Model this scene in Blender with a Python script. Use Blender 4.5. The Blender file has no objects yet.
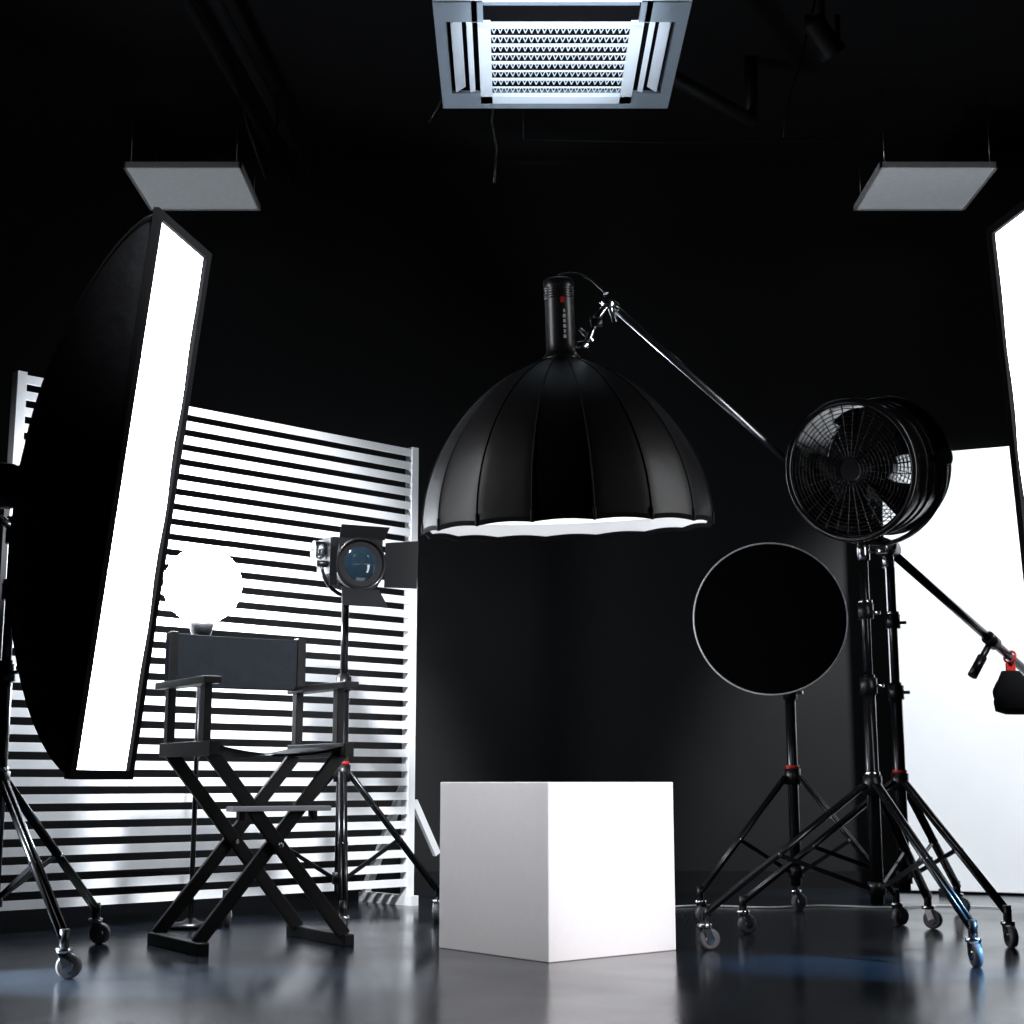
import bpy, bmesh, math, random
from mathutils import Vector, Matrix
random.seed(4)
S = bpy.context.scene
S.view_settings.view_transform = 'Standard'
S.view_settings.look = 'None'
V = Vector

# ------------------------------------------------------------------ materials
def mat(name, col, rough=0.5, metal=0.0, emit=0.0, ecol=None, nscale=0, nvar=0.0, bump=0.0, bscale=40, spec=0.5, rvar=0.0, stretch=None):
    m = bpy.data.materials.new(name); m.use_nodes = True
    nt = m.node_tree; b = nt.nodes['Principled BSDF']
    b.inputs['Base Color'].default_value = (*col, 1)
    b.inputs['Roughness'].default_value = rough
    b.inputs['Metallic'].default_value = metal
    b.inputs['Specular IOR Level'].default_value = spec
    if emit:
        b.inputs['Emission Color'].default_value = (*(ecol or (1, 1, 1)), 1)
        b.inputs['Emission Strength'].default_value = emit
    tc = nt.nodes.new('ShaderNodeTexCoord')
    mp = nt.nodes.new('ShaderNodeMapping'); nt.links.new(tc.outputs['Object'], mp.inputs['Vector'])
    if stretch: mp.inputs['Scale'].default_value = stretch
    if nscale:
        n = nt.nodes.new('ShaderNodeTexNoise'); n.inputs['Scale'].default_value = nscale; n.inputs['Detail'].default_value = 6
        nt.links.new(mp.outputs['Vector'], n.inputs['Vector'])
        r = nt.nodes.new('ShaderNodeValToRGB')
        r.color_ramp.elements[0].position = 0.3; r.color_ramp.elements[1].position = 0.7
        r.color_ramp.elements[0].color = (*[c*(1-nvar) for c in col], 1)
        r.color_ramp.elements[1].color = (*[min(1, c*(1+nvar)) for c in col], 1)
        nt.links.new(n.outputs['Fac'], r.inputs['Fac']); nt.links.new(r.outputs['Color'], b.inputs['Base Color'])
        if rvar:
            mr = nt.nodes.new('ShaderNodeMapRange')
            mr.inputs['From Min'].default_value = 0.3; mr.inputs['From Max'].default_value = 0.7
            mr.inputs['To Min'].default_value = max(0.03, rough-rvar); mr.inputs['To Max'].default_value = rough+rvar
            nt.links.new(n.outputs['Fac'], mr.inputs['Value']); nt.links.new(mr.outputs['Result'], b.inputs['Roughness'])
    if bump:
        n2 = nt.nodes.new('ShaderNodeTexNoise'); n2.inputs['Scale'].default_value = bscale; n2.inputs['Detail'].default_value = 4
        nt.links.new(mp.outputs['Vector'], n2.inputs['Vector'])
        bp = nt.nodes.new('ShaderNodeBump'); bp.inputs['Strength'].default_value = bump; bp.inputs['Distance'].default_value = 0.02
        nt.links.new(n2.outputs['Fac'], bp.inputs['Height']); nt.links.new(bp.outputs['Normal'], b.inputs['Normal'])
    return m

WALL = mat('black_wall_paint', (0.0050, 0.0052, 0.0058), 0.6, nscale=1.2, nvar=0.35, spec=.3, rvar=0.06)
FLOOR = mat('dark_floor_vinyl', (0.008, 0.0115, 0.017), 0.19, nscale=1.6, nvar=0.5, bump=0.02, bscale=60, rvar=0.08, spec=.38)
CEIL = mat('black_ceiling', (0.003, 0.003, 0.0035), 0.9, nscale=3, nvar=0.3, spec=.15)
TRIM = mat('black_trim', (0.003, 0.003, 0.0035), 0.6, spec=.2)
PLINTH = mat('matte_white_paint', (0.87, 0.845, 0.86), 0.6, nscale=60, nvar=0.012, bump=0.02, bscale=220)
SLAT = mat('white_slat_paint', (0.88, 0.89, 0.91), 0.5, nscale=8, nvar=0.04)
BOARD = mat('white_foamboard', (0.86, 0.88, 0.90), 0.6, nscale=2, nvar=0.04)
FABRIC = mat('black_nylon', (0.006, 0.006, 0.007), 0.45, bump=0.5, bscale=10, nscale=20, nvar=0.2, spec=.4)
LIP = mat('black_felt_edge', (0.003, 0.003, 0.0035), 0.9, spec=.1)
FABRIC2 = mat('black_umbrella_fabric', (0.0040, 0.0040, 0.0045), 0.42, bump=0.12, bscale=8, nscale=20, nvar=0.2, spec=.25)
RIB = mat('black_rib_seam', (0.003, 0.003, 0.003), 0.7, spec=.2)
INNER = mat('white_inner_lining', (0.85, 0.86, 0.88), 0.5)
DIFF_L = mat('lit_diffuser_fabric', (0.9, 0.9, 0.9), 0.7, emit=9, ecol=(0.97, 0.98, 1.0), bump=0.3, bscale=12)
DIFF_D = mat('lit_dome_diffuser', (0.9, 0.9, 0.9), 0.7, emit=1.2, ecol=(0.97, 0.98, 1.0))
BULB = mat('lit_frosted_globe', (1, 1, 1), 0.4, emit=95, ecol=(0.88, 0.94, 1.0))
BMETAL = mat('black_metal', (0.03, 0.03, 0.033), 0.22, metal=0.75)
BPLAST = mat('black_plastic', (0.006, 0.006, 0.007), 0.33)
FANB = mat('black_gloss_enamel', (0.005, 0.005, 0.006), 0.18)
CHROME = mat('chrome', (0.75, 0.76, 0.78), 0.18, metal=1.0)
GREYM = mat('grey_tube_metal', (0.30, 0.31, 0.33), 0.28, metal=1.0)
RED = mat('red_plastic', (0.5, 0.02, 0.015), 0.4)
GLASS = mat('dark_lens_glass', (0.01, 0.02, 0.03), 0.06, spec=0.9)
WHEEL = mat('grey_caster_rubber', (0.10, 0.10, 0.11), 0.5)
CANVAS = mat('dark_canvas', (0.006, 0.008, 0.012), 0.85, bump=0.12, bscale=90, nscale=30, nvar=0.2, spec=.25)
CWOOD = mat('black_stained_wood', (0.004, 0.004, 0.0045), 0.4, nscale=10, nvar=0.4, stretch=(1, 1, 8), spec=.28)
RIMW = mat('white_rim_piping', (0.75, 0.76, 0.78), 0.4)
ACW = mat('ac_white_plastic', (0.74, 0.82, 0.92), 0.4, nscale=4, nvar=0.03)
ACG = mat('ac_grey_plastic', (0.22, 0.27, 0.33), 0.4)
ACD = mat('ac_dark_interior', (0.004, 0.004, 0.005), 0.8, spec=.1)
PANELG = mat('ceiling_panel_added_glow', (0.6, 0.63, 0.66), 0.6, nscale=30, nvar=0.05, emit=.13, ecol=(.85, .93, 1))  # plain hanging panel; faint emission added to make it look brighter
FOOTR = mat('grey_footrest', (0.35, 0.36, 0.38), 0.6)
REFLB = mat('black_reflector_cloth', (0.0015, 0.0015, 0.0015), 0.9, spec=0.05)
LABEL = mat('grey_label', (0.5, 0.5, 0.5), 0.5)
SKIN_W = mat('white_cable', (0.7, 0.7, 0.7), 0.5)

# ------------------------------------------------------------------ mesh builder
class MB:
    def __init__(s): s.v = []; s.f = []; s.m = []; s.sm = []; s.mats = []
    def mi(s, mt):
        if mt not in s.mats: s.mats.append(mt)
        return s.mats.index(mt)
    def face(s, idx, mt, sm=False): s.f.append(idx); s.m.append(s.mi(mt)); s.sm.append(sm)
    def grid(s, rings, mt, closed=True, smooth=True, cap0=False, cap1=False):
        base = len(s.v); n = len(rings[0])
        for r in rings: s.v += [V(p) for p in r]
        k = n if closed else n-1
        for i in range(len(rings)-1):
            for j in range(k):
                a = base+i*n+j; b = base+i*n+(j+1) % n
                s.face([a, b, b+n, a+n], mt, smooth)
        if cap0: s.face([base+j for j in range(n)][::-1], mt)
        if cap1: s.face([base+(len(rings)-1)*n+j for j in range(n)], mt)
    def circ(s, c, ax, r, n=16, ph=0):
        ax = V(ax).normalized(); u = ax.orthogonal().normalized(); w = ax.cross(u)
        return [V(c)+u*r*math.cos(2*math.pi*j/n+ph)+w*r*math.sin(2*math.pi*j/n+ph) for j in range(n)]
    def tube(s, p0, p1, r, mt, n=12, r2=None, caps=True):
        p0 = V(p0); p1 = V(p1); ax = p1-p0
        s.grid([s.circ(p0, ax, r, n), s.circ(p1, ax, r if r2 is None else r2, n)], mt, cap0=caps, cap1=caps)
    def lathe(s, p0, ax, prof, mt, n=32, caps=True):
        ax = V(ax).normalized()
        s.grid([s.circ(V(p0)+ax*h, ax, max(r, .0005), n) for h, r in prof], mt, cap0=caps, cap1=caps)
    def path(s, pts, r, mt, n=8):
        pts = [V(p) for p in pts]; rings = []
        u = None
        for i, p in enumerate(pts):
            t = (pts[min(i+1, len(pts)-1)]-pts[max(i-1, 0)]).normalized()
            if u is None: u = t.orthogonal().normalized()
            else: u = (u-t*u.dot(t)).normalized()
            w = t.cross(u)
            rings.append([p+u*r*math.cos(2*math.pi*j/n)+w*r*math.sin(2*math.pi*j/n) for j in range(n)])
        s.grid(rings, mt, cap0=True, cap1=True)
    def torus(s, c, ax, R, r, mt, n=40, k=8):
        ax = V(ax).normalized(); u = ax.orthogonal().normalized(); w = ax.cross(u); base = len(s.v)
        for i in range(n):
            a = 2*math.pi*i/n; d = u*math.cos(a)+w*math.sin(a)
            for j in range(k):
                b = 2*math.pi*j/k; s.v.append(V(c)+d*(R+r*math.cos(b))+ax*r*math.sin(b))
        for i in range(n):
            for j in range(k):
                a = base+i*k+j; b = base+i*k+(j+1) % k; i2 = (i+1) % n
                s.face([a, b, base+i2*k+(j+1) % k, base+i2*k+j], mt, True)
    def box(s, c, size, mt, R=None):
        c = V(c); h = V(size)/2; base = len(s.v)
        for x in (-1, 1):
            for y in (-1, 1):
                for z in (-1, 1):
                    p = V((x*h.x, y*h.y, z*h.z))
                    if R is not None: p = R @ p
                    s.v.append(c+p)
        for q in ((0,1,3,2),(4,6,7,5),(0,4,5,1),(2,3,7,6),(0,2,6,4),(1,5,7,3)):
            s.face([base+i for i in q], mt)
    def bar(s, p0, p1, w, t, mt, side=(0, 1, 0)):
        p0 = V(p0); p1 = V(p1); z = (p1-p0); L = z.length; z.normalize()
        y = V(side); y = (y-z*y.dot(z)).normalized(); x = y.cross(z)
        R = Matrix((x, y, z)).transposed()
        s.box((p0+p1)/2, (w, t, L), mt, R)
    def sphere(s, c, r, mt, n=20, k=12, sc=(1, 1, 1)):
        rings = []
        for i in range(k+1):
            a = math.pi*i/k; rr = max(.0005, math.sin(a)*r); z = -math.cos(a)*r
            rings.append([V(c)+V((rr*math.cos(2*math.pi*j/n)*sc[0], rr*math.sin(2*math.pi*j/n)*sc[1], z*sc[2])) for j in range(n)])
        s.grid(rings, mt)
    def finish(s, name, origin=(0, 0, 0), parent=None, bevel=0):
        o = V(origin); me = bpy.data.meshes.new(name)
        me.from_pydata([p-o for p in s.v], [], s.f)
        for mt in s.mats: me.materials.append(mt)
        for i, p in enumerate(me.polygons): p.material_index = s.m[i]; p.use_smooth = s.sm[i]
        bm = bmesh.new(); bm.from_mesh(me); bmesh.ops.recalc_face_normals(bm, faces=bm.faces); bm.to_mesh(me); bm.free()
        ob = bpy.data.objects.new(name, me); S.collection.objects.link(ob); ob.location = o
        if bevel:
            b = ob.modifiers.new('bevel', 'BEVEL'); b.width = bevel; b.segments = 2; b.limit_method = 'ANGLE'; b.angle_limit = math.radians(50)
        if parent is not None:
            ob.parent = parent; ob.location = o-parent.location
        return ob
def empty(name, loc):
    e = bpy.data.objects.new(name, None); S.collection.objects.link(e); e.location = V(loc); e.empty_display_size = .1
    return e

# ------------------------------------------------------------------ room
def slab(name, c, size, mt):
    b = MB(); b.box((0, 0, 0), size, mt); o = b.finish(name); o.location = c; return o
X0, X1, Y0, Y1, ZC = -3.6, 3.8, -1.5, 7.4, 3.7
cx, cy = (X0+X1)/2, (Y0+Y1)/2
slab('floor', (cx, cy, -.05), (X1-X0+.4, Y1-Y0+.4, .1), FLOOR)
slab('ceiling', (cx, cy, ZC+.05), (X1-X0+.4, Y1-Y0+.4, .1), CEIL)
slab('wall_back', (cx, Y1+.05, ZC/2), (X1-X0, .1, ZC), WALL)
slab('wall_front', (cx, Y0-.05, ZC/2), (X1-X0, .1, ZC), WALL)
slab('wall_left', (X0-.05, cy, ZC/2), (.1, Y1-Y0, ZC), WALL)
slab('wall_right', (X1+.05, cy, ZC/2), (.1, Y1-Y0, ZC), WALL)
slab('baseboard_back', (cx, Y1-.01, .04), (X1-X0, .02, .08), TRIM)

# ------------------------------------------------------------------ plinth
b = MB(); b.box((0, 0, .25), (.512, .512, .5), PLINTH)
o = b.finish('white_cube_plinth', bevel=.003); o.location = (.136, 4.728, 0); o.rotation_euler.z = math.radians(39.8)

# ------------------------------------------------------------------ rolling stand
def stand(b, x, y, ztop, r, angs, zc=.5, red=True, pr=.014, tubeM=BMETAL):
    b.tube((x, y, .12), (x, y, zc+.35), pr+.006, tubeM)
    b.tube((x, y, zc+.3), (x, y, ztop), pr, tubeM)
    b.tube((x, y, zc+.29), (x, y, zc+.34), pr+.013, BPLAST)
    b.tube((x, y, zc+.315), (x+.045, y-.02, zc+.315), .006, CHROME)
    zc2 = (zc+.35+ztop)/2
    if ztop-zc > .7:
        b.tube((x, y, zc2-.02), (x, y, zc2+.03), pr+.011, BPLAST)
        b.tube((x, y, zc2+.03), (x, y, zc2+.04), pr+.009, CHROME)
        b.tube((x, y, zc2), (x+.045, y-.015, zc2), .006, CHROME)
    b.tube((x, y, zc-.03), (x, y, zc+.03), .030, BPLAST)
    b.tube((x, y, zc+.03), (x, y, zc+.042), .025, RED if red else CHROME)
    b.tube((x, y, .15), (x, y, .19), .028, BPLAST)
    for a in angs:
        a = math.radians(a); d = V((math.cos(a), math.sin(a), 0)); sd = V((-d.y, d.x, 0)); c = V((x, y, 0))
        top = c+d*.03+V((0, 0, zc)); end = c+d*r+V((0, 0, .105))
        for o_ in (-.008, .008):
            b.tube(top+sd*o_, end+sd*o_, .0085, tubeM, n=10)
        mid = top.lerp(end, .55)
        b.bar(c+d*.025+V((0, 0, .17)), mid, .014, .006, tubeM, side=tuple(sd))
        b.tube(mid-sd*.018, mid+sd*.018, .006, CHROME, n=8)
        e = c+d*r
        b.tube(e+V((0, 0, .075)), e+V((0, 0, .125)), .013, BPLAST)
        b.tube(e+V((0, 0, .066)), e+V((0, 0, .078)), .022, CHROME)
        w = V((math.cos(a*3+1), math.sin(a*3+1), 0)); f = V((-w.y, w.x, 0)); wc = e+f*.015+V((0, 0, .032))
        b.lathe(wc-w*.012, w, [(0, .026), (.003, .032), (.021, .032), (.024, .026)], WHEEL, n=20)
        b.tube(wc-w*.016, wc+w*.016, .014, CHROME)
        for q in (-1, 1):
            b.bar(wc+w*.017*q, e+w*.014*q+V((0, 0, .07)), .022, .003, CHROME, side=tuple(w))

# ------------------------------------------------------------------ strip softboxes
def strip_softbox(C, w, h, W, H, depth, st, st_r, st_ang):
    C = V(C); w = V(w).normalized(); h = V(h); h = (h-w*h.dot(w)).normalized(); n = w.cross(h)
    P = lambda a, q, c: C+w*a+h*q+n*c
    root = empty('strip_softbox_light', (st[0], st[1], 0))
    b = MB()
    rings = []; K = 16; hx, hy = W/2, H/2
    def rr(wx, hy_, c, e):
        pts = []; N = 64
        for j in range(N):
            a = 2*math.pi*(j+.5)/N; ca, sa = math.cos(a), math.sin(a)
            q = (abs(ca)**e+abs(sa)**e)**(-1/e)
            pts.append(P(wx*ca*q, hy_*sa*q, c))
        return pts
    for i in range(K+1):
        t = i/K; tt = math.sin(t*math.pi/2)
        f = max(0, 1-tt**1.5)**(1/1.5)
        rings.append(rr(.07+(hx-.07)*f, .07+(hy-.07)*f, -depth*tt, 3+40*(1-t)**2))
    b.grid(rings, FABRIC)
    def rect(a, q, c): return [P(a, -q, c), P(a, q, c), P(-a, q, c), P(-a, -q, c)]
    b.grid([rect(hx+.003, hy+.003, -.01), rect(hx+.003, hy+.003, .006), rect(hx-.030, hy-.022, .006), rect(hx-.030, hy-.022, -.008)], LIP, smooth=False)
    nx, ny = 8, 30; g = []
    for i in range(ny+1):
        q = -1+2*i/ny
        g.append([P((hx-.029)*(-1+2*j/nx), (hy-.021)*q, -.006+.003*math.sin(q*14+j)*(1-q*q)) for j in range(nx+1)])
    b.grid(g, DIFF_L, closed=False)
    for sx in (-1, 1):
        for sy in (-1, 1):
            pts = []
            for i in range(K+1):
                tt = math.sin(i/K*math.pi/2); f = max(0, 1-tt**1.5)**(1/1.5)
                e = 3+40*(1-i/K)**2; k = 2**(-1/e)*1.0
                pts.append(P(sx*(.07+(hx-.07)*f)*k, sy*(.07+(hy-.07)*f)*k, -depth*tt))
            b.path(pts, .004, RIB, n=6)
    b.finish('softbox_shell', C, root)
    b = MB(); rc = P(0, 0, -depth)
    b.lathe(rc+n*.02, -n, [(0, .075), (.03, .078), (.035, .062), (.07, .062), (.075, .066), (.30, .066), (.31, .055)], BPLAST)
    b.tube(rc-n*.16-h*.03, rc-n*.16-h*.12, .012, BMETAL)
    top = V((st[0], st[1], rc.z-.09))
    b.tube(top, rc-n*.10-h*.09, .014, BMETAL)
    b.tube(top-V((0, 0, .05)), top+V((0, 0, .03)), .024, BPLAST)
    b.finish('strobe_head', rc, root)
    b = MB(); stand(b, st[0], st[1], top.z, st_r, st_ang, red=False); b.finish('rolling_stand', (st[0], st[1], 0), root)

strip_softbox((-1.045, 4.185, 1.295), (.19, .98, 0), (.113, -.02, .993), .38, 1.58, .36, (-1.48, 4.40), .5, (-50, 70, 190))
strip_softbox((1.50, 4.11, 1.345), (.15, -.98, 0), (-.05, 0, .999), .38, 1.58, .375, (1.99, 4.28), .5, (172, 52, -68))

# ------------------------------------------------------------------ slatted panel
b = MB(); A = V((-1.745, 5.15, 0)); Bp = V((-.434, 6.38, 0)); d = (Bp-A).normalized(); nrm = V((d.y, -d.x, 0))
L = (Bp-A).length
for p in (A, Bp):
    b.bar(p+V((0, 0, 0)), p+V((0, 0, 1.93)), .045, .035, SLAT, side=tuple(d))
z = 1.905
while z > .09:
    b.bar(A+nrm*.012+V((0, 0, z)), Bp+nrm*.012+V((0, 0, z)), .012, .031, SLAT, side=(0, 0, 1))
    z -= .0585
for p in (A, Bp):
    b.bar(p-nrm*.30+V((0, 0, .02)), p+nrm*.05+V((0, 0, .02)), .04, .04, SLAT, side=(0, 0, 1))
    b.bar(p-nrm*.28+V((0, 0, .04)), p-nrm*.02+V((0, 0, .50)), .03, .03, SLAT, side=tuple(d))
b.bar(Bp+d*.03+V((0, 0, .42)), Bp+d*.16+V((0, 0, .2)), .03, .02, SLAT, side=tuple(nrm))
b.finish('slatted_backdrop_panel', A)

# white board on the right
b = MB(); P0 = V((1.79, 7.12, 0)); P1 = V((3.15, 6.55, 0)); dd = (P1-P0).normalized()
b.box((P0+P1)/2+V((0, 0, 1.03)), ((P1-P0).length, .05, 2.04), BOARD, Matrix.Rotation(math.atan2(dd.y, dd.x), 3, 'Z'))
for p in (P0.lerp(P1, .15), P0.lerp(P1, .85)):
    b.box(p+V((0, 0, .015)), (.06, .3, .03), BPLAST, Matrix.Rotation(math.atan2(dd.y, dd.x), 3, 'Z'))
b.finish('white_foam_board', (P0+P1)/2, bevel=.004)

# ------------------------------------------------------------------ director chair
b = MB()
for sx in (-1, 1):
    x = .225*sx
    b.box((x, 0, .60), (.035, .42, .045), CWOOD)
    b.box((x*1.04, .01, .805), (.055, .42, .022), CWOOD)
    b.box((x, .17, .79), (.026, .035, .38), CWOOD)
    b.box((x, -.13, .71), (.024, .035, .19), CWOOD)
    b.box((x*1.06, 0, .018), (.035, .42, .036), CWOOD)
for y in (-.165, .165):
    b.bar((-.225, y-.012, .59), (.238, y-.012, .03), .042, .02, CWOOD)
    b.bar((.225, y+.012, .59), (-.238, y+.012, .03), .042, .02, CWOOD)
    b.tube((0.005, y-.035, .31), (0.005, y+.035, .31), .009, CHROME)
g = []
for i in range(13):
    t = -1+2*i/12; zz = .615-.03*(1-t*t)
    g.append([(t*.225, -.19, zz), (t*.225, .19, zz)])
b.grid(g, CANVAS, closed=False)
b.grid([[(p[0][0], p[0][1], p[0][2]-.008), (p[1][0], p[1][1], p[1][2]-.008)] for p in g], CANVAS, closed=False)
rings = []
for i in range(15):
    t = -1+2*i/14; yy = .17+.035*(1-t*t)
    rings.append([(t*.243, yy-.018, .805), (t*.243, yy-.018, .975), (t*.243, yy+.02, .975), (t*.243, yy+.02, .805)])
b.grid(rings, CANVAS, smooth=False, cap0=True, cap1=True)
b.box((.0, -.19, .42), (.33, .05, .016), FOOTR)
b.box((-.12, -.175, .40), (.02, .03, .03), BMETAL); b.box((.12, -.175, .40), (.02, .03, .03), BMETAL)
o = b.finish('director_chair', bevel=.003); o.location = (-.817, 4.84, 0); o.rotation_euler.z = math.radians(33.6)

# ------------------------------------------------------------------ globe lamp (glare source)
root = empty('globe_studio_lamp', (-1.125, 5.42, 0))
b = MB(); gc = V((-1.125, 5.42, 1.205))
b.sphere(gc, .14, BULB, 40, 24); b.finish('frosted_globe', gc, root)
b = MB(); b.lathe(gc-V((0, 0, .195)), (0, 0, 1), [(0, .03), (.03, .04), (.055, .045), (.07, .03)], BPLAST)
b.tube((gc.x, gc.y, .02), gc-V((0, 0, .18)), .009, BMETAL)
b.lathe((gc.x, gc.y, 0), (0, 0, 1), [(0, .11), (.012, .11), (.02, .03), (.03, .015)], BMETAL)
b.finish('lamp_stand', (gc.x, gc.y, 0), root)

# ------------------------------------------------------------------ fresnel with barn doors
root = empty('barndoor_spotlight', (-.612, 5.42, 0))
b = MB(); fx = V((.42, -.90, -.06)).normalized(); fc = V((-.545, 5.30, 1.265)); sd = fx.cross(V((0, 0, 1))).normalized(); up = sd.cross(fx)
b.lathe(fc-fx*.20, fx, [(0, .05), (.01, .065), (.05, .078), (.06, .082), (.18, .085), (.20, .092), (.215, .092), (.215, .078)], BPLAST, n=32)
b.lathe(fc+fx*.004, fx, [(0, .078), (.012, .06), (.018, .03), (.02, .001)], GLASS, n=32)
R3 = Matrix((sd, up, fx)).transposed()
b.box(fc-fx*.11+up*.03, (.19, .13, .17), BPLAST, R3)
b.tube(fc-fx*.12+sd*.09+up*.05, fc-fx*.12+sd*.135+up*.05, .035, CHROME, n=24)
for k in range(5): b.torus(fc-fx*(.06+.022*k), fx, .084, .004, BMETAL, 28, 6)
b.torus(fc+fx*.02, fx, .09, .006, BMETAL)
def flap(dirv, crossv, w1, w2, ln, opn):
    p = fc+fx*.02+dirv*.09; q = p+(fx*math.cos(opn)+dirv*math.sin(opn))*ln
    t = (fx*math.sin(opn)-dirv*math.cos(opn))*.002
    b.grid([[p-crossv*w1, p+crossv*w1, p+crossv*w1+t, p-crossv*w1+t], [q-crossv*w2, q+crossv*w2, q+crossv*w2+t, q-crossv*w2+t]], BPLAST, smooth=False, cap0=True, cap1=True)
flap(up, sd, .085, .09, .055, .9); flap(-up, sd, .07, .085, .09, .8)
flap(-sd, up, .08, .085, .13, .75); flap(sd, up, .08, .085, .04, 1.0)
pts = [fc-fx*.08+(sd*math.cos(a)-V((0, 0, 1))*math.sin(a))*.115 for a in [math.pi*i/14 for i in range(15)]]
b.path(pts, .007, BMETAL)
for q in (-1, 1): b.tube(fc-fx*.08+sd*.085*q, fc-fx*.08+sd*.135*q, .012, CHROME if q < 0 else BPLAST)
b.finish('spotlight_head', fc, root)
b = MB(); stand(b, -.60, 5.375, 1.155, .42, (-82, 38, 168), zc=.53); b.finish('rolling_stand', (-.612, 5.42, 0), root)

# ------------------------------------------------------------------ dome softbox
root = empty('parabolic_dome_softbox', (.171, 4.53, 1.27))
ax = V((-.035, -.096, .995)).normalized(); ux = V((1, 0, 0)); ux = (ux-ax*ux.dot(ax)).normalized(); uy = ax.cross(ux)
C = V((.171, 4.53, 1.27)); R = .445; Hh = .525; NG = 16; SUB = 6; K = 26
def dome_r(t): return (1-t**1.85)**.6
def domerings(off):
    rings = []
    for i in range(K+1):
        t = .985*math.sin(i/K*math.pi/2); row = []
        for j in range(NG*SUB):
            fr = (j % SUB)/SUB; sg = math.sin(math.pi*fr)
            r = (R*dome_r(t))*(1-.014*sg)-off; r = max(r, .02)
            a = 2*math.pi*(j+2)/(NG*SUB)
            row.append(C+ux*r*math.cos(a)+uy*r*math.sin(a)+ax*(t*Hh-off*.3+(.006*sg)*(1-t)**4))
        rings.append(row)
    return rings
b = MB(); ro = domerings(0); ri = domerings(.006)
b.grid(ro, FABRIC2); b.grid(ri, INNER)
b.grid([ro[0], ri[0]], FABRIC2, smooth=False)
hem = [[p+(p-C).normalized()*.002 for p in ro[0]], [p-ax*.014+(p-C).normalized()*.002 for p in ro[0]], [p-ax*.014-(p-C).normalized()*.004 for p in ro[0]], [p-(p-C).normalized()*.010 for p in ro[0]]]
b.grid(hem, LIP)
for g_ in range(NG):
    pts = [ro[i][g_*SUB]+(ro[i][g_*SUB]-C).normalized()*.0005 for i in range(K+1)]
    b.path(pts, .0022, RIB, n=6)
    b.tube(ro[0][g_*SUB]-ax*.015, ro[0][g_*SUB]+ax*.02, .005, RIB, n=8)
b.finish('dome_fabric', C, root)
b = MB(); Rr = R*dome_r(.08)*.965
b.grid([b.circ(C+ax*.040, ax, Rr, 64), b.circ(C+ax*.055, ax, Rr*.5, 64), b.circ(C+ax*.06, ax, .002, 64)], DIFF_D)
b.finish('dome_diffuser', C, root)
b = MB(); T = C+ax*Hh*.975
b.lathe(T, ax, [(0, .06), (.01, .06), (.022, .05), (.03, .046), (.05, .046), (.225, .045), (.23, .048), (.252, .048), (.258, .040)], BPLAST, n=32)
for k in range(6): b.torus(T+ax*(.195+.008*k), ax, .046, .002, BMETAL, 28, 6)
Rl = Matrix((ux, uy, ax)).transposed()
for k, wd in enumerate((.012, .008, .012, .010, .012, .008)):
    b.box(T+ax*(.07+.016*k)-uy*.0455+ux*.012, (wd*.7, .003, .010), LABEL, Rl)
b.box(T+ax*.185-uy*.0455+ux*.008, (.012, .003, .018), RED, Rl)
b.tube(T+ax*.05+ux*.04, T+ax*.05+ux*.085, .012, CHROME); b.tube(T+ax*.05+ux*.075, T+ax*.12+ux*.11, .010, CHROME)
b.tube(T+ax*.12+ux*.095, T+ax*.12+ux*.13, .016, BPLAST)
b.tube(T+ax*.06+ux*.10, T+ax*.10+ux*.06, .007, CHROME)
b.finish('strobe_head', T, root)

# ------------------------------------------------------------------ boom stand
root = empty('boom_stand', (1.366, 5.4, 0))
b = MB(); piv = V((1.366, 5.4, 1.337)); E = V((.300, 4.47, 1.965)); dv = (E-piv)
b.tube(piv-dv*.28, E, .012, GREYM); b.tube(piv-dv*.74, piv+dv*.30, .017, BMETAL)
b.tube(piv+dv*.28, piv+dv*.31, .021, BPLAST)
b.tube(E-dv.normalized()*.03, E+dv.normalized()*.03, .02, CHROME)
b.tube(E, T+ax*.12+ux*.10, .011, CHROME); b.tube(E+V((-.01, -.03, .02)), E+V((.02, .03, -.05)), .009, CHROME)
b.tube(piv-V((.03, .045, 0)), piv+V((.03, .045, 0)), .035, BPLAST)
b.tube(piv-V((0, .07, 0)), piv-V((0, .02, 0)), .018, CHROME)
b.tube(piv-V((0, 0, .07)), piv-V((0, 0, .02)), .024, CHROME)
q = piv-dv*.47
b.lathe(q, dv, [(-.03, .026), (.03, .026)], BPLAST)
b.tube(q, q+V((-.09, -.04, -.13)), .013, BPLAST); b.tube(q+V((-.045, -.02, -.065)), q+V((-.095, -.042, -.14)), .019, BPLAST)
q = piv-dv*.56
b.torus(q, dv, .024, .005, RED)
b.box(q-V((0, 0, .045)), (.035, .015, .04), RED)
dvn = dv.normalized(); rings = []
for i in range(15):
    t = i/14; zz = -.055-.17*t; hw = .035+.055*math.sin(min(1, t*1.15)*math.pi*.62); th = .02+.035*math.sin(t*math.pi*.8)
    if i == 14: hw *= .6; th *= .5
    ring = []
    for j in range(20):
        a = 2*math.pi*j/20; ring.append(q+V((1, .1, 0)).normalized()*hw*math.cos(a)*(1+.05*math.sin(5*a+i))+V((-.1, 1, 0)).normalized()*th*math.sin(a)+V((.02*t, 0, zz)))
    rings.append(ring)
b.grid(rings, LIP, cap0=True, cap1=True)
pts = []
top = T+ax*.252
for i in range(26):
    t = i/25; base = E.lerp(piv, max(0, (t-.18)/.82)) if t > .18 else top.lerp(E, t/.18)
    pts.append(base+V((0, 0, .035*math.sin(min(1, t/.18)*math.pi) + .02 - .03*abs(math.sin(t*9))*(t > .18))))
b.path(pts, .0035, BPLAST, n=6)
b.finish('boom_arm', piv, root)
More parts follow.
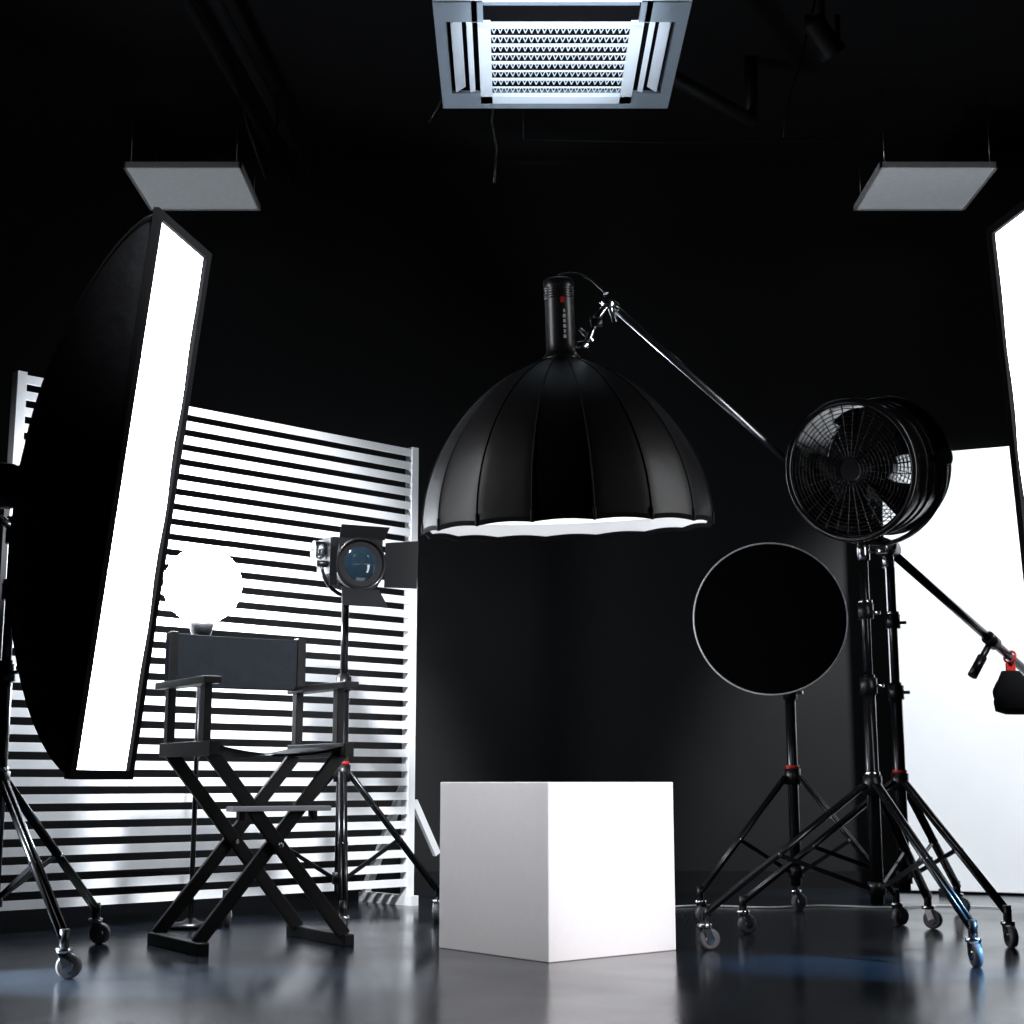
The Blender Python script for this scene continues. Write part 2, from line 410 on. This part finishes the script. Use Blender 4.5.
b = MB(); stand(b, 1.375, 5.4, 1.28, .64, (200, -76, 58), zc=.5, pr=.015); b.finish('rolling_stand', (1.366, 5.4, 0), root)

# ------------------------------------------------------------------ drum fan
root = empty('drum_fan', (1.15, 4.86, 0))
F0 = V((1.093, 4.75, 1.493)); F1 = V((1.279, 4.97, 1.556)); fa = (F1-F0).normalized(); FL = (F1-F0).length*.86; FR = .220
b = MB()
b.lathe(F0, fa, [(0, FR), (FL, FR)], FANB, n=56, caps=False); b.lathe(F0, fa, [(0, FR-.008), (FL, FR-.008)], FANB, n=56, caps=False)
for t in (0, FL): b.torus(F0+fa*t, fa, FR+.003, .012, FANB, 56, 10)
for t in (.1, FL-.1): b.torus(F0+fa*t, fa, FR, .005, FANB, 56, 6)
side = fa.cross(V((0, 0, 1))).normalized(); fu = side.cross(fa)
for t in (.004, FL-.004):
    c0 = F0+fa*t
    for k in range(1, 16): b.torus(c0, fa, .02+k*.0128, .0014, BMETAL, 44, 4)
    for k in range(32):
        a = 2*math.pi*k/32; dr = side*math.cos(a)+fu*math.sin(a)
        b.tube(c0+dr*.04, c0+dr*(FR-.002), .0015, BMETAL, n=5, caps=False)
    b.lathe(c0-fa*.004, fa, [(0, .035), (.008, .035)], BPLAST, n=24)
cm = F0+fa*(FL*.45)
b.lathe(cm-fa*.04, fa, [(0, .03), (.01, .045), (.07, .045), (.08, .03)], BPLAST, n=28)
b.lathe(cm+fa*.04, fa, [(0, .055), (.09, .055)], BPLAST, n=28)
for k in range(5):
    a0 = 2*math.pi*k/5+.3; g = []
    for i in range(8):
        r = .04+(.20-.04)*i/7; row = []
        for j in range(7):
            a = a0+(-.34+.68*j/6)*(.55+.45*i/7)+.25*i/7; tw = (.045-.02*i/7)*(j/3-1)
            row.append(cm+(side*math.cos(a)+fu*math.sin(a))*r+fa*tw)
        g.append(row)
    b.grid(g, FANB, closed=False)
b.finish('fan_drum', F0, root)
b = MB(); Cc = (F0+F1)/2
pts = [Cc+(side*math.cos(a)-fu*math.sin(a))*.257 for a in [math.pi*i/24 for i in range(25)]]
for o_ in (-.012, 0, .012): b.path([p+fa*o_ for p in pts], .007, BMETAL)
for q in (-1, 1):
    b.tube(Cc+side*.225*q, Cc+side*.27*q, .014, BPLAST); b.lathe(Cc+side*.258*q, side*q, [(0, .028), (.018, .026)], BPLAST)
bt = Cc-fu*.257
bs = V((1.15, 4.86, bt.z))
b.bar(bt, bs, .03, .014, BMETAL, side=(0, 0, 1))
b.tube(bs-V((0, 0, .06)), bs+V((0, 0, .012)), .022, CHROME); b.tube(bs-V((0, 0, .03)), bs+V((.07, -.02, -.03)), .008, CHROME)
b.finish('fan_yoke', bt, root)
b = MB(); stand(b, bs.x, bs.y, bs.z-.03, .59, (196, -78, 60), zc=.49, red=False, pr=.015); b.finish('rolling_stand', (bs.x, bs.y, 0), root)

# ------------------------------------------------------------------ round reflector
root = empty('round_reflector_disc', (1.06, 5.75, 0))
b = MB(); rc = V((.970, 5.62, 1.105)); ra = V((-.12, -.99, -.03)).normalized()
b.lathe(rc, ra, [(-.004, .282), (.004, .282)], REFLB, n=72); b.torus(rc, ra, .284, .0045, RIMW, 80, 8)
b.finish('reflector_disc', rc, root)
b = MB(); stand(b, 1.06, 5.75, 1.12, .40, (200, -40, 80), zc=.52)
b.bar((1.06, 5.74, 1.10), (.98, 5.66, 1.38), .014, .014, BMETAL); b.bar((1.06, 5.74, 1.10), (1.0, 5.66, .83), .014, .014, BMETAL)
b.tube((1.06, 5.70, 1.10), (1.06, 5.78, 1.10), .025, BPLAST)
b.finish('rolling_stand', (1.06, 5.75, 0), root)

# ------------------------------------------------------------------ ceiling AC cassette
b = MB(); ac = V((.17, 5.07, 3.10)); w2, d2 = .44, .44
def P(x, y, z=0): return ac+V((x, y, z))
def bx(x0, x1, y0, y1, z0, z1, m): b.box(ac+V(((x0+x1)/2, (y0+y1)/2, (z0+z1)/2)), (x1-x0, y1-y0, z1-z0), m)
bx(-.42, .42, -.42, .42, .05, .27, ACD)
G0, G1, GY0, GY1 = -.245, .245, -.205, .325
bx(-w2, w2, .385, d2, 0, .05, ACG); bx(-w2, w2, -d2, -.375, 0, .05, ACW)
bx(-w2, -.40, -.385, .385, 0, .05, ACG); bx(.40, w2, -.385, .385, 0, .05, ACG)
for sx in (-1, 1):
    a0, a1 = sorted((sx*.245, sx*.29)); bx(a0, a1, -.235, .385, -.006, .01, ACW)
    a0, a1 = sorted((sx*.29, sx*.40)); bx(a0, a1, .31, .385, 0, .012, ACG); bx(a0, a1, -.385, -.24, 0, .012, ACG)
    b.box(P(sx*.320, .035, .006), (.020, .53, .008), ACW, Matrix.Rotation(sx*.25, 3, 'Y'))
    b.box(P(sx*.366, .035, .014), (.042, .53, .006), ACW, Matrix.Rotation(sx*.6, 3, 'Y'))
bx(-.29, .29, .325, .385, -.006, .01, ACW); bx(-.29, .29, -.235, -.205, -.006, .004, ACW)
bx(-.31, -.27, -.385, -.235, 0, .012, ACG); bx(.27, .31, -.385, -.235, 0, .012, ACG)
b.box(P(0, -.30, .035), (.54, .010, .006), ACG)
ny = 8
for i in range(ny+1):
    y = GY0+(GY1-GY0)*i/ny; t = .014 if i % 2 == 0 else .004
    bx(G0, G1, y-t/2, y+t/2, -.003, .003, ACW)
for i in range(ny):
    y0 = GY0+(GY1-GY0)*i/ny; y1 = y0+(GY1-GY0)/ny; N = 22
    for j in range(N):
        x = G0+(G1-G0)*j/N; hw = (G1-G0)/N/2
        b.bar(P(x, y0, .004), P(x+hw, y1, .012), .0035, .002, ACW, side=(0, 0, 1))
        b.bar(P(x+hw, y1, .012), P(x+2*hw, y0, .004), .0035, .002, ACW, side=(0, 0, 1))
for sx in (-1, 1):
    for sy in (-1, 1): b.tube(P(sx*.38, sy*.36, .27), P(sx*.38, sy*.36, .60), .006, TRIM)
b.tube(P(.30, .30, .15), P(.9, 1.2, .30), .03, TRIM); b.tube(P(.9, 1.2, .30), P(.9, 1.2, .6), .03, TRIM)
b.path([P(-.42, .40, .10), P(-.46, .46, .02), P(-.50, .50, -.03), P(-.49, .52, -.02), P(-.44, .50, .05)], .004, BPLAST)
b.path([P(-.24, .43, .05), P(-.25, .46, -.05), P(-.23, .46, -.16), P(-.24, .46, -.30)], .006, BPLAST)
b.finish('ceiling_air_conditioner', ac)

# ------------------------------------------------------------------ suspended ceiling panels
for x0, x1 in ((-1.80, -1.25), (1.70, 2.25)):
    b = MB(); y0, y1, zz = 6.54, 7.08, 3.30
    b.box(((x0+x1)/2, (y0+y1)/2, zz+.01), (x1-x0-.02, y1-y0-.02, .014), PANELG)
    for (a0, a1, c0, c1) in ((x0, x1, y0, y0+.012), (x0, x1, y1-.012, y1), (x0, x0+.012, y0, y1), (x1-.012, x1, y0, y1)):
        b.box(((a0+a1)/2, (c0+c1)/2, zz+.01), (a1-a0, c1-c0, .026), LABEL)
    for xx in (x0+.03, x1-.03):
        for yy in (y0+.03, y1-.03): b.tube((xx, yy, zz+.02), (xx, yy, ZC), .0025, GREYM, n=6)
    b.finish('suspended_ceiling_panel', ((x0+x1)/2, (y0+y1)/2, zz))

# ceiling services
b = MB()
b.tube((-1.7, Y0+.1, 3.5), (-1.0, 7.35, 3.5), .025, TRIM); b.tube((-1.9, Y0+.1, 3.58), (-1.15, 7.35, 3.58), .025, TRIM)
b.path([(.05, 6.2, 3.28), (.7, 6.2, 3.265), (1.5, 6.2, 3.28), (1.75, 6.4, 3.3)], .003, TRIM)
b.tube((.05, 6.2, 3.28), (.05, 6.2, ZC), .003, TRIM, n=6)
b.path([(-1.2, 6.0, 3.55), (-1.15, 6.1, 3.3), (-1.08, 6.2, 3.1), (-1.05, 6.3, 3.35), (-1.05, 6.3, 3.55)], .006, TRIM)
b.finish('ceiling_pipes', (0, 6.2, 3.55))
b = MB(); c = V((1.24, 5.55, 3.42)); a = V((.5, .3, -.6)).normalized()
b.lathe(c, a, [(-.09, .03), (-.07, .045), (.05, .05), (.06, .055), (.08, .055)], TRIM, n=24)
b.tube(c, (c.x, c.y, ZC), .012, BMETAL); b.path([(c.x, c.y, ZC-.02), (c.x-.1, c.y, 3.3), (c.x-.16, c.y, 3.1), (c.x-.17, c.y, 3.0)], .004, TRIM)
for q in (-1, 1): b.bar(c+V((.06*q, 0, 0)), c+V((.06*q, 0, .1)), .02, .004, BMETAL)
b.finish('ceiling_spotlight', c)

b = MB(); b.path([(.66+.1*i, 6.25+.05*math.sin(i*1.3), .005) for i in range(14)], .004, SKIN_W, n=6); b.finish('floor_cable', (1.3, 6.2, 0))

# ------------------------------------------------------------------ lights
def aim(o, t): o.rotation_euler = (V(t)-o.location).to_track_quat('-Z', 'Y').to_euler()
def spot(name, loc, tgt, e, ang, r=.1, col=(1, 1, 1), blend=.5):
    l = bpy.data.lights.new(name, 'SPOT'); l.energy = e; l.spot_size = math.radians(ang); l.spot_blend = blend; l.shadow_soft_size = r; l.color = col
    o = bpy.data.objects.new(name, l); S.collection.objects.link(o); o.location = loc; aim(o, tgt)
spot('added_spot_slats', (-.1, 2.6, 3.2), (-1.1, 5.8, .95), 1300, 32, .15, (.93, .96, 1))  # unseen lamp added overhead to brighten the slatted panel
spot('added_spot_board', (2.9, 4.4, 3.3), (2.45, 6.95, .9), 1000, 44, .15, (.93, .96, 1))  # added out of view at right so the foam board turns white
spot('added_spot_ac', (.20, 3.4, 2.3), (.17, 5.0, 3.28), 260, 25, .06, (.85, .93, 1), .2)  # unseen up-light, put in to lift the underside of the air conditioner
spot('key_on_plinth', (2.6, 1.6, 2.6), (.2, 4.7, .2), 900, 14, .2, (1, .97, .98))
spot('added_low_spot_floor', (-3.3, 4.05, 1.45), (-.95, 4.0, 0), 3500, 15, .04, (.82, .91, 1), .4)  # added beyond the left edge to throw light patches on the floor
spot('blue_spot_on_floor', (3.3, 3.6, 1.5), (1.0, 4.25, 0), 2200, 13, .06, (.25, .6, 1), .6)
w = bpy.data.worlds.new('world'); S.world = w; w.use_nodes = True
w.node_tree.nodes['Background'].inputs[0].default_value = (.6, .75, 1, 1); w.node_tree.nodes['Background'].inputs[1].default_value = .01

cam = bpy.data.cameras.new('camera'); co = bpy.data.objects.new('camera', cam); S.collection.objects.link(co)
co.location = (0, 0, .5); co.rotation_euler = (math.radians(90+10.204), 0, 0); cam.lens = 1500/1024*36; cam.sensor_width = 36; cam.clip_start = .02
S.camera = co
